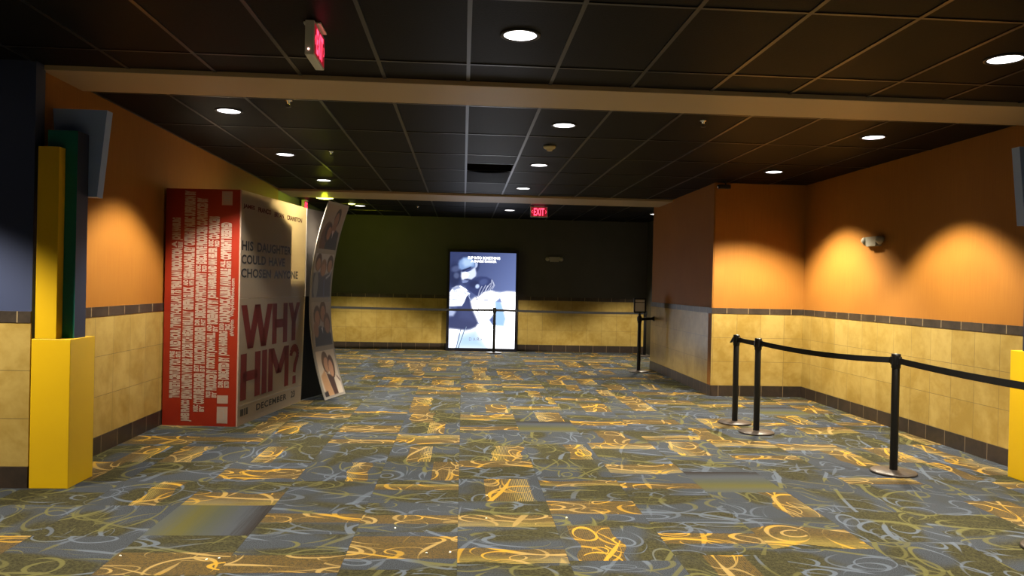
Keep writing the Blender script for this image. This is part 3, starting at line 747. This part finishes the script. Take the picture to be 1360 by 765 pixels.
# ------------------------------------------------------------------ lit poster case
PX0, PX1, PZ1, PYF = -.355, 1.235, 2.275, 17.22
LB = thing('poster_light_box', 'tall lit poster case with a blue and white picture against the back wall', 'light box', ((PX0 + PX1) / 2, PYF, 0))
ox, oy = -(PX0 + PX1) / 2, -PYF
fr = MB(); q = .055
for lo, hi in (((PX0, PYF, 0), (PX0 + q, YB - .03, PZ1)), ((PX1 - q, PYF, 0), (PX1, YB - .03, PZ1)), ((PX0 + q, PYF, 0), (PX1 - q, YB - .03, .065)), ((PX0 + q, PYF, PZ1 - .065), (PX1 - q, YB - .03, PZ1)), ((PX0 + q, YB - .06, .06), (PX1 - q, YB - .03, PZ1 - .06))):
    fr.box((lo[0] + ox, lo[1] + oy, lo[2]), (hi[0] + ox, hi[1] + oy, hi[2]))
bmesh.ops.remove_doubles(fr.bm, verts=fr.bm.verts, dist=1e-5)
frame_m = mat('dark_frame', rgb(30, 30, 42), .35, .3)
fr.build('case_frame', frame_m, LB)
def poster():
    P = Paint(597, 683, 335, 462, 172, 254, (70, 82, 125))
    P.grad((604, 340), (683, 392), (52, 62, 104), (112, 128, 180))
    z = lambda pts: [(590 + x / 10.2, 325 + y / 10.2) for x, y in pts]
    y = lambda pts: [(590 + a / 9.56, 395 + b / 9.56) for a, b in pts]
    def ze(cx, cy, rx, ry, c, soft=.5, rot=0., a=1.): P.ell(590 + cx / 10.2, 325 + cy / 10.2, rx / 10.2, ry / 10.2, c, soft, rot, a)
    dk = (44, 54, 94)
    ze(130, 420, 90, 170, (40, 48, 84), .9); ze(150, 330, 60, 40, (92, 104, 146), .9, -.3, .7); ze(160, 420, 36, 40, (110, 122, 160), .9, 0, .6)
    # the bowed head: hair, forehead, brow, cheek, ear, beard
    P.poly(z([(175, 200), (220, 130), (320, 105), (420, 140), (470, 230), (455, 330), (420, 380), (395, 300), (300, 200), (210, 240)]), (50, 60, 102), 3)
    P.poly(z([(196, 215), (250, 175), (330, 165), (395, 215), (410, 300), (350, 300), (230, 345), (192, 320), (182, 260)]), (126, 156, 206), 4)
    P.poly(z([(250, 190), (330, 190), (385, 240), (350, 285), (270, 300), (235, 250)]), (186, 212, 244), 6, .8)
    P.poly(z([(222, 372), (270, 365), (345, 345), (405, 300), (422, 380), (415, 445), (350, 490), (290, 500), (232, 475), (218, 430)]), (214, 224, 248), 3)
    P.poly(z([(240, 385), (290, 375), (320, 400), (300, 450), (240, 455)]), (250, 252, 255), 3)
    P.poly(z([(225, 345), (300, 318), (352, 292), (345, 318), (300, 345), (240, 366)]), (38, 48, 86), 1.6)
    ze(318, 345, 40, 16, (70, 84, 136), .6, -.45); P.line(z([(290, 358), (345, 335)]), .5, (40, 50, 88), .8)
    P.poly(z([(405, 238), (438, 248), (434, 290), (410, 316)]), (204, 218, 250), 1.4); P.line(z([(420, 255), (424, 290)]), .4, (110, 124, 170), .8)
    P.poly(z([(262, 470), (300, 458), (360, 470), (420, 425), (412, 500), (340, 560), (262, 552), (240, 525)]), (56, 66, 108), 2.6)
    P.poly(z([(232, 492), (270, 482), (322, 486), (298, 512), (244, 520)]), (140, 156, 202), 1.4); P.line(z([(236, 502), (300, 500)]), .4, (60, 70, 112), .8)
    # lit body and raised sleeve of the second figure
    P.poly([(617, 404), (628, 396), (640, 387), (650, 384), (657, 386.5), (664, 387), (672, 385.5), (684, 386), (684, 463), (597, 463), (597, 434), (612, 424)], (250, 251, 255), 4)
    P.line(z([(700, 640), (800, 660), (930, 640)]), 1.0, (206, 216, 246), 2.5, .8); P.line(z([(660, 720), (760, 700), (860, 720)]), .8, (214, 224, 250), 2.5, .8)
    # dark sleeve of the first figure
    P.poly(y([(60, 275), (140, 200), (172, 130), (152, 50), (200, 70), (240, -40), (310, -30), (330, 60), (350, 150), (395, 240), (432, 322), (400, 370), (340, 400), (280, 412), (150, 400), (60, 392)]), (50, 60, 104), 4)
    P.poly(y([(180, 100), (300, 40), (340, 180), (380, 300), (200, 260)]), (66, 78, 126), 10, .6)
    P.poly(y([(60, 130), (150, 185), (120, 240), (60, 236)]), (196, 208, 240), 4, .8)
    # hand
    P.poly(z([(72, 650), (110, 590), (160, 560), (215, 552), (290, 595), (345, 660), (300, 700), (270, 780), (240, 830), (72, 840)]), (236, 241, 255), 2)
    for a in (((100, 640), (190, 625), (285, 668)), ((84, 690), (180, 686), (262, 722)), ((80, 745), (170, 740), (250, 775)), ((190, 560), (245, 620), (315, 678))): P.line(z(a), .6, (120, 134, 182), 1.2, .8)
    P.poly(z([(100, 590), (190, 556), (210, 590), (130, 620)]), (120, 134, 176), 3, .7)
    # hair of the second figure, tips lit
    P.poly(z([(285, 575), (330, 505), (400, 445), (480, 425), (560, 430), (640, 470), (672, 530), (640, 590), (580, 620), (520, 640), (455, 700), (410, 680), (345, 640)]), (54, 64, 110), 3)
    ze(400, 530, 70, 50, (44, 52, 92), .8); ze(440, 560, 26, 30, (196, 214, 250), .9, .5); ze(520, 500, 60, 40, (84, 98, 148), .9, -.4, .7)
    for a in (((455, 690), (470, 620), (500, 560)), ((490, 660), (520, 600), (550, 545)), ((530, 650), (570, 570), (612, 520)), ((575, 620), (620, 550), (630, 470)), ((610, 600), (655, 540), (640, 480)), ((640, 590), (668, 540), (650, 500)), ((550, 640), (560, 590), (580, 550))): P.line(z(a), .9, (232, 238, 255), 1.6, .85)
    P.line(z([(300, 640), (350, 640), (420, 690), (440, 740)]), 1.0, (86, 100, 150), 1.6); P.line(z([(340, 660), (330, 700), (350, 740)]), .8, (210, 222, 250), 1.2)
    P.poly(y([(190, 480), (400, 430), (540, 640), (180, 640)]), (150, 194, 242), 16, .7)
    P.line(y([(222, 385), (165, 640)]), .8, (36, 56, 100), .9); P.line(y([(282, 360), (192, 640)]), .9, (36, 56, 100), .9); P.line(y([(252, 420), (178, 640)]), .8, (210, 236, 255), .9); P.line(y([(286, 372), (207, 610)]), .4, (220, 240, 255), .7)
    P.line(y([(320, 40), (350, 30), (385, 42), (425, 92), (432, 150)]), .5, (116, 130, 174), 1.0); ze(560, 745, 34, 12, (150, 162, 200), .9, 0, .7)
    P.line(y([(410, 165), (430, 182), (446, 180)]), .9, (66, 80, 126), 1.0); P.line(y([(400, 215), (425, 222), (450, 221)]), .9, (116, 128, 174), 1.0); P.line(y([(425, 318), (452, 331)]), .7, (104, 118, 166), 1.0)
    P.poly(y([(640, 50), (690, 10), (722, 90), (770, 260), (750, 352), (680, 350), (610, 335), (575, 280), (622, 215), (645, 140)]), (156, 196, 240), 4)
    P.poly(y([(575, 280), (622, 216), (650, 330), (610, 336)]), (74, 92, 152), 3); P.poly(y([(650, 45), (700, 0), (716, 50)]), (116, 134, 186), 2.5)
    P.line(y([(665, 350), (690, 410)]), .5, (176, 190, 226), 1.2)
    return P.im
poster_m = mat('backlit_print', (.02, .02, .02), .3); nn = poster_m.node_tree; bs = nn.nodes['Principled BSDF']
at = nn.nodes.new('ShaderNodeAttribute'); at.attribute_name = 'print'; nn.links.new(at.outputs['Color'], bs.inputs['Emission Color']); bs.inputs['Emission Strength'].default_value = BOX_E
fx0, fx1, fz0, fz1 = PX0 + q, PX1 - q, .065, PZ1 - .065
pic = picture('poster', poster_m, poster(), lambda a, b: (fx0 + (fx1 - fx0) * a + ox, .02, fz0 + (fz1 - fz0) * b), LB, 4.0)
wt_e = mat('lit_white_letters', (.1, .1, .1), .4, emit=(1, 1, 1), es=BOX_E * 2)
gr_e = mat('lit_grey_letters', (.1, .1, .1), .4, emit=rgb(168, 160, 172), es=BOX_E * .55)
def lx(px): return fx0 + (fx1 - fx0) * (px - 597) / 86 + ox
def lz(py): return fz1 - (fz1 - fz0) * (py - 335) / 127
t1 = MB()
for w, a, b, c, d in (('SLIP INTO SOMETHING', 620, 662, 344.0, 340.3), ('A SHADE DARKER', 624, 657.5, 348.2, 345.0)):
    put_text(t1, w, (lx(a), .018, lz(c)), (lx(b) - lx(a), 0, 0), (0, 0, lz(d) - lz(c)), .03)
t1.build('tagline_lettering', wt_e, pic)
for k, ch in enumerate('DARKER'):
    t2 = MB(); a = 623 + 31 * (k + .15) / 6; b = a + 31 * .62 / 6
    put_text(t2, ch, (lx(a), .018, lz(452.3)), (lx(b) - lx(a), 0, 0), (0, 0, lz(448) - lz(452.3)), -.004); t2.build('title_letter', gr_e, pic)

# ------------------------------------------------------------------ belt stanchions
def make_stanchion(label, loc, group):
    t = thing('stanchion', label, 'stanchion', loc, 0, group)
    MB().lathe([(0, 0), (.178, 0), (.182, .004), (.182, .014), (.176, .020), (.06, .026), (.034, .030), (0, .030)], seg=56).build('base', base_metal, t)
    MB().lathe([(.030, .028), (.0315, .03), (.0315, .90), (.030, .905)], seg=32).build('post', black, t)
    h = MB().lathe([(.031, .872), (.037, .878), (.037, .985), (.035, .995), (0, .998)], seg=32)
    for k in range(4):
        h.box((-.016, -.042, .905), (.016, -.030, .972), M=Matrix.Rotation(k * PI / 2, 4, 'Z'))
    h.build('belt_head', black, t)
    return t
GS = 'black belt stanchions'
pos = {'end': (3.08, 8.45), 'next': (3.11, 7.89), 'near': (3.62, 6.19), 'mid': (.70, 16.78), 'sign': (3.15, 13.50), 'back': (4.00, 16.62), 'out': (3.52, 4.30)}
lab = {'end': 'black belt stanchion at the end of the row, farthest from view by the right wall',
       'next': 'second black belt stanchion, standing close in front of the end post of the right row',
       'near': 'nearest black belt stanchion in front of the right wall',
       'mid': 'black stanchion standing in front of the lit poster case',
       'sign': 'black stanchion carrying a small framed sign beside the wall corner',
       'back': 'far black stanchion half hidden behind the framed sign post',
       'out': 'black stanchion outside the right edge of the view, holding the belt end'}
S = {}
for k in pos:
    S[k] = make_stanchion(lab[k], (*pos[k], 0), GS) if not S else dup(S['end'], (*pos[k], 0), 0, lab[k])
def belt(a, b, za, zb, sag, label, ra=.0425, rb=.0425):
    a, b = Vector((*a, za)), Vector((*b, zb)); d = (b - a); d.z = 0; d.normalize(); a = a + d * ra; b = b - d * rb
    n = Vector((d.y, -d.x, 0)); K = 20; c = (a + b) / 2
    pts = [a.lerp(b, i / K) - Vector((0, 0, sag * 4 * (i / K) * (1 - i / K))) - c for i in range(K + 1)]
    o = MB().ribbon(pts, n, .05, .004).build('barrier_belt', belt_m); o.location = c
    return tag(o, label, 'barrier belt', 'black barrier belts')
belt(pos['end'], pos['next'], .945, .94, .004, 'short black barrier belt between the two far posts at right')
belt(pos['next'], pos['near'], .945, .94, .03, 'black barrier belt hanging from the second post to the nearest post at right')
belt(pos['near'], pos['out'], .94, .94, .012, 'black barrier belt running from the nearest post out of view at right')
belt(pos['mid'], (XL, 16.72), .94, .94, .012, 'black barrier belt along the back wall left of the poster case post', rb=.03)
belt(pos['mid'], pos['back'], .94, .94, .012, 'black barrier belt along the back wall right of the poster case post')
belt(pos['sign'], (3.50, 13.85), .94, .94, .0, 'short black barrier belt from the sign post to the wall corner', rb=.032)
# loose belt clip on the end post
MB().prism([(-.036, -.01, .965), (-.05, -.01, .955), (-.075, -.01, .905), (-.060, -.01, .905), (-.036, -.01, .935)], (0, .02, 0)).build('belt_clip', black, S['end'])
# wall receivers that take the belt ends
for nm_, c, s_, lb in (('l', (XL, 16.72, .94), 1, 'small black belt receiver on the dark far left wall'), ('r', (3.50, 13.85, .94), -1, 'small black belt receiver on the tiled wall corner beside the sign post')):
    t = thing('wall_receiver', lb, 'belt receiver', c)
    MB().box((min(0, s_ * .010), -.03, -.045), (max(0, s_ * .010), .03, .045), bevel=.003).build('plate', black, t)
    MB().box((min(s_ * .008, s_ * .032), -.018, -.032), (max(s_ * .008, s_ * .032), .018, .032), bevel=.003).build('catch', black, t)
# framed sign on the post
f_ = MB()
for lo, hi in (((-.11, -.012, 1.05), (-.088, .012, 1.31)), ((.088, -.012, 1.05), (.11, .012, 1.31)), ((-.088, -.012, 1.05), (.088, .012, 1.074)), ((-.088, -.012, 1.290), (.088, .012, 1.31)), ((-.088, .002, 1.06), (.088, .010, 1.30)), ((-.02, -.012, .995), (.02, .012, 1.052))): f_.box(lo, hi)
sf = f_.build('sign_frame', black, S['sign'])
paper_m = mat('sign_paper', rgb(225, 222, 222), .5)
MB().box((-.086, -.002, 1.076), (.086, .001, 1.288)).build('sign_sheet', paper_m, sf)
MB().box((-.084, -.0035, 1.232), (.084, -.0022, 1.243)).build('sign_rule', ink, sf)

# ------------------------------------------------------------------ crumbs on the carpet
crumb_m = mat('popcorn', rgb(245, 240, 225), .5)
c0 = None
for x, y in ((-1.80, 4.23), (-1.33, 4.17), (-1.27, 4.19), (-.38, 4.70), (-.17, 4.27), (-.04, 4.28), (.20, 5.43), (.18, 4.90), (.70, 4.92)):
    if c0 is None:
        m_ = MB()
        for k in range(4): m_.lathe([(0, -.0035), (.0025, -.0025), (.0038, 0), (.0025, .0025), (0, .0035)], c=(.003 * math.cos(k * 1.7), .003 * math.sin(k * 1.7), .004 + .001 * k), seg=10)
        c0 = m_.build('popcorn_crumb', crumb_m); c0.location = (x, y, 0); tag(c0, 'tiny white popcorn crumb lying on the patterned carpet', 'crumb', 'popcorn crumbs on the carpet')
    else:
        c = c0.copy(); COL.objects.link(c); c.location = (x, y, 0); c.rotation_euler = (0, 0, random.random() * 6)
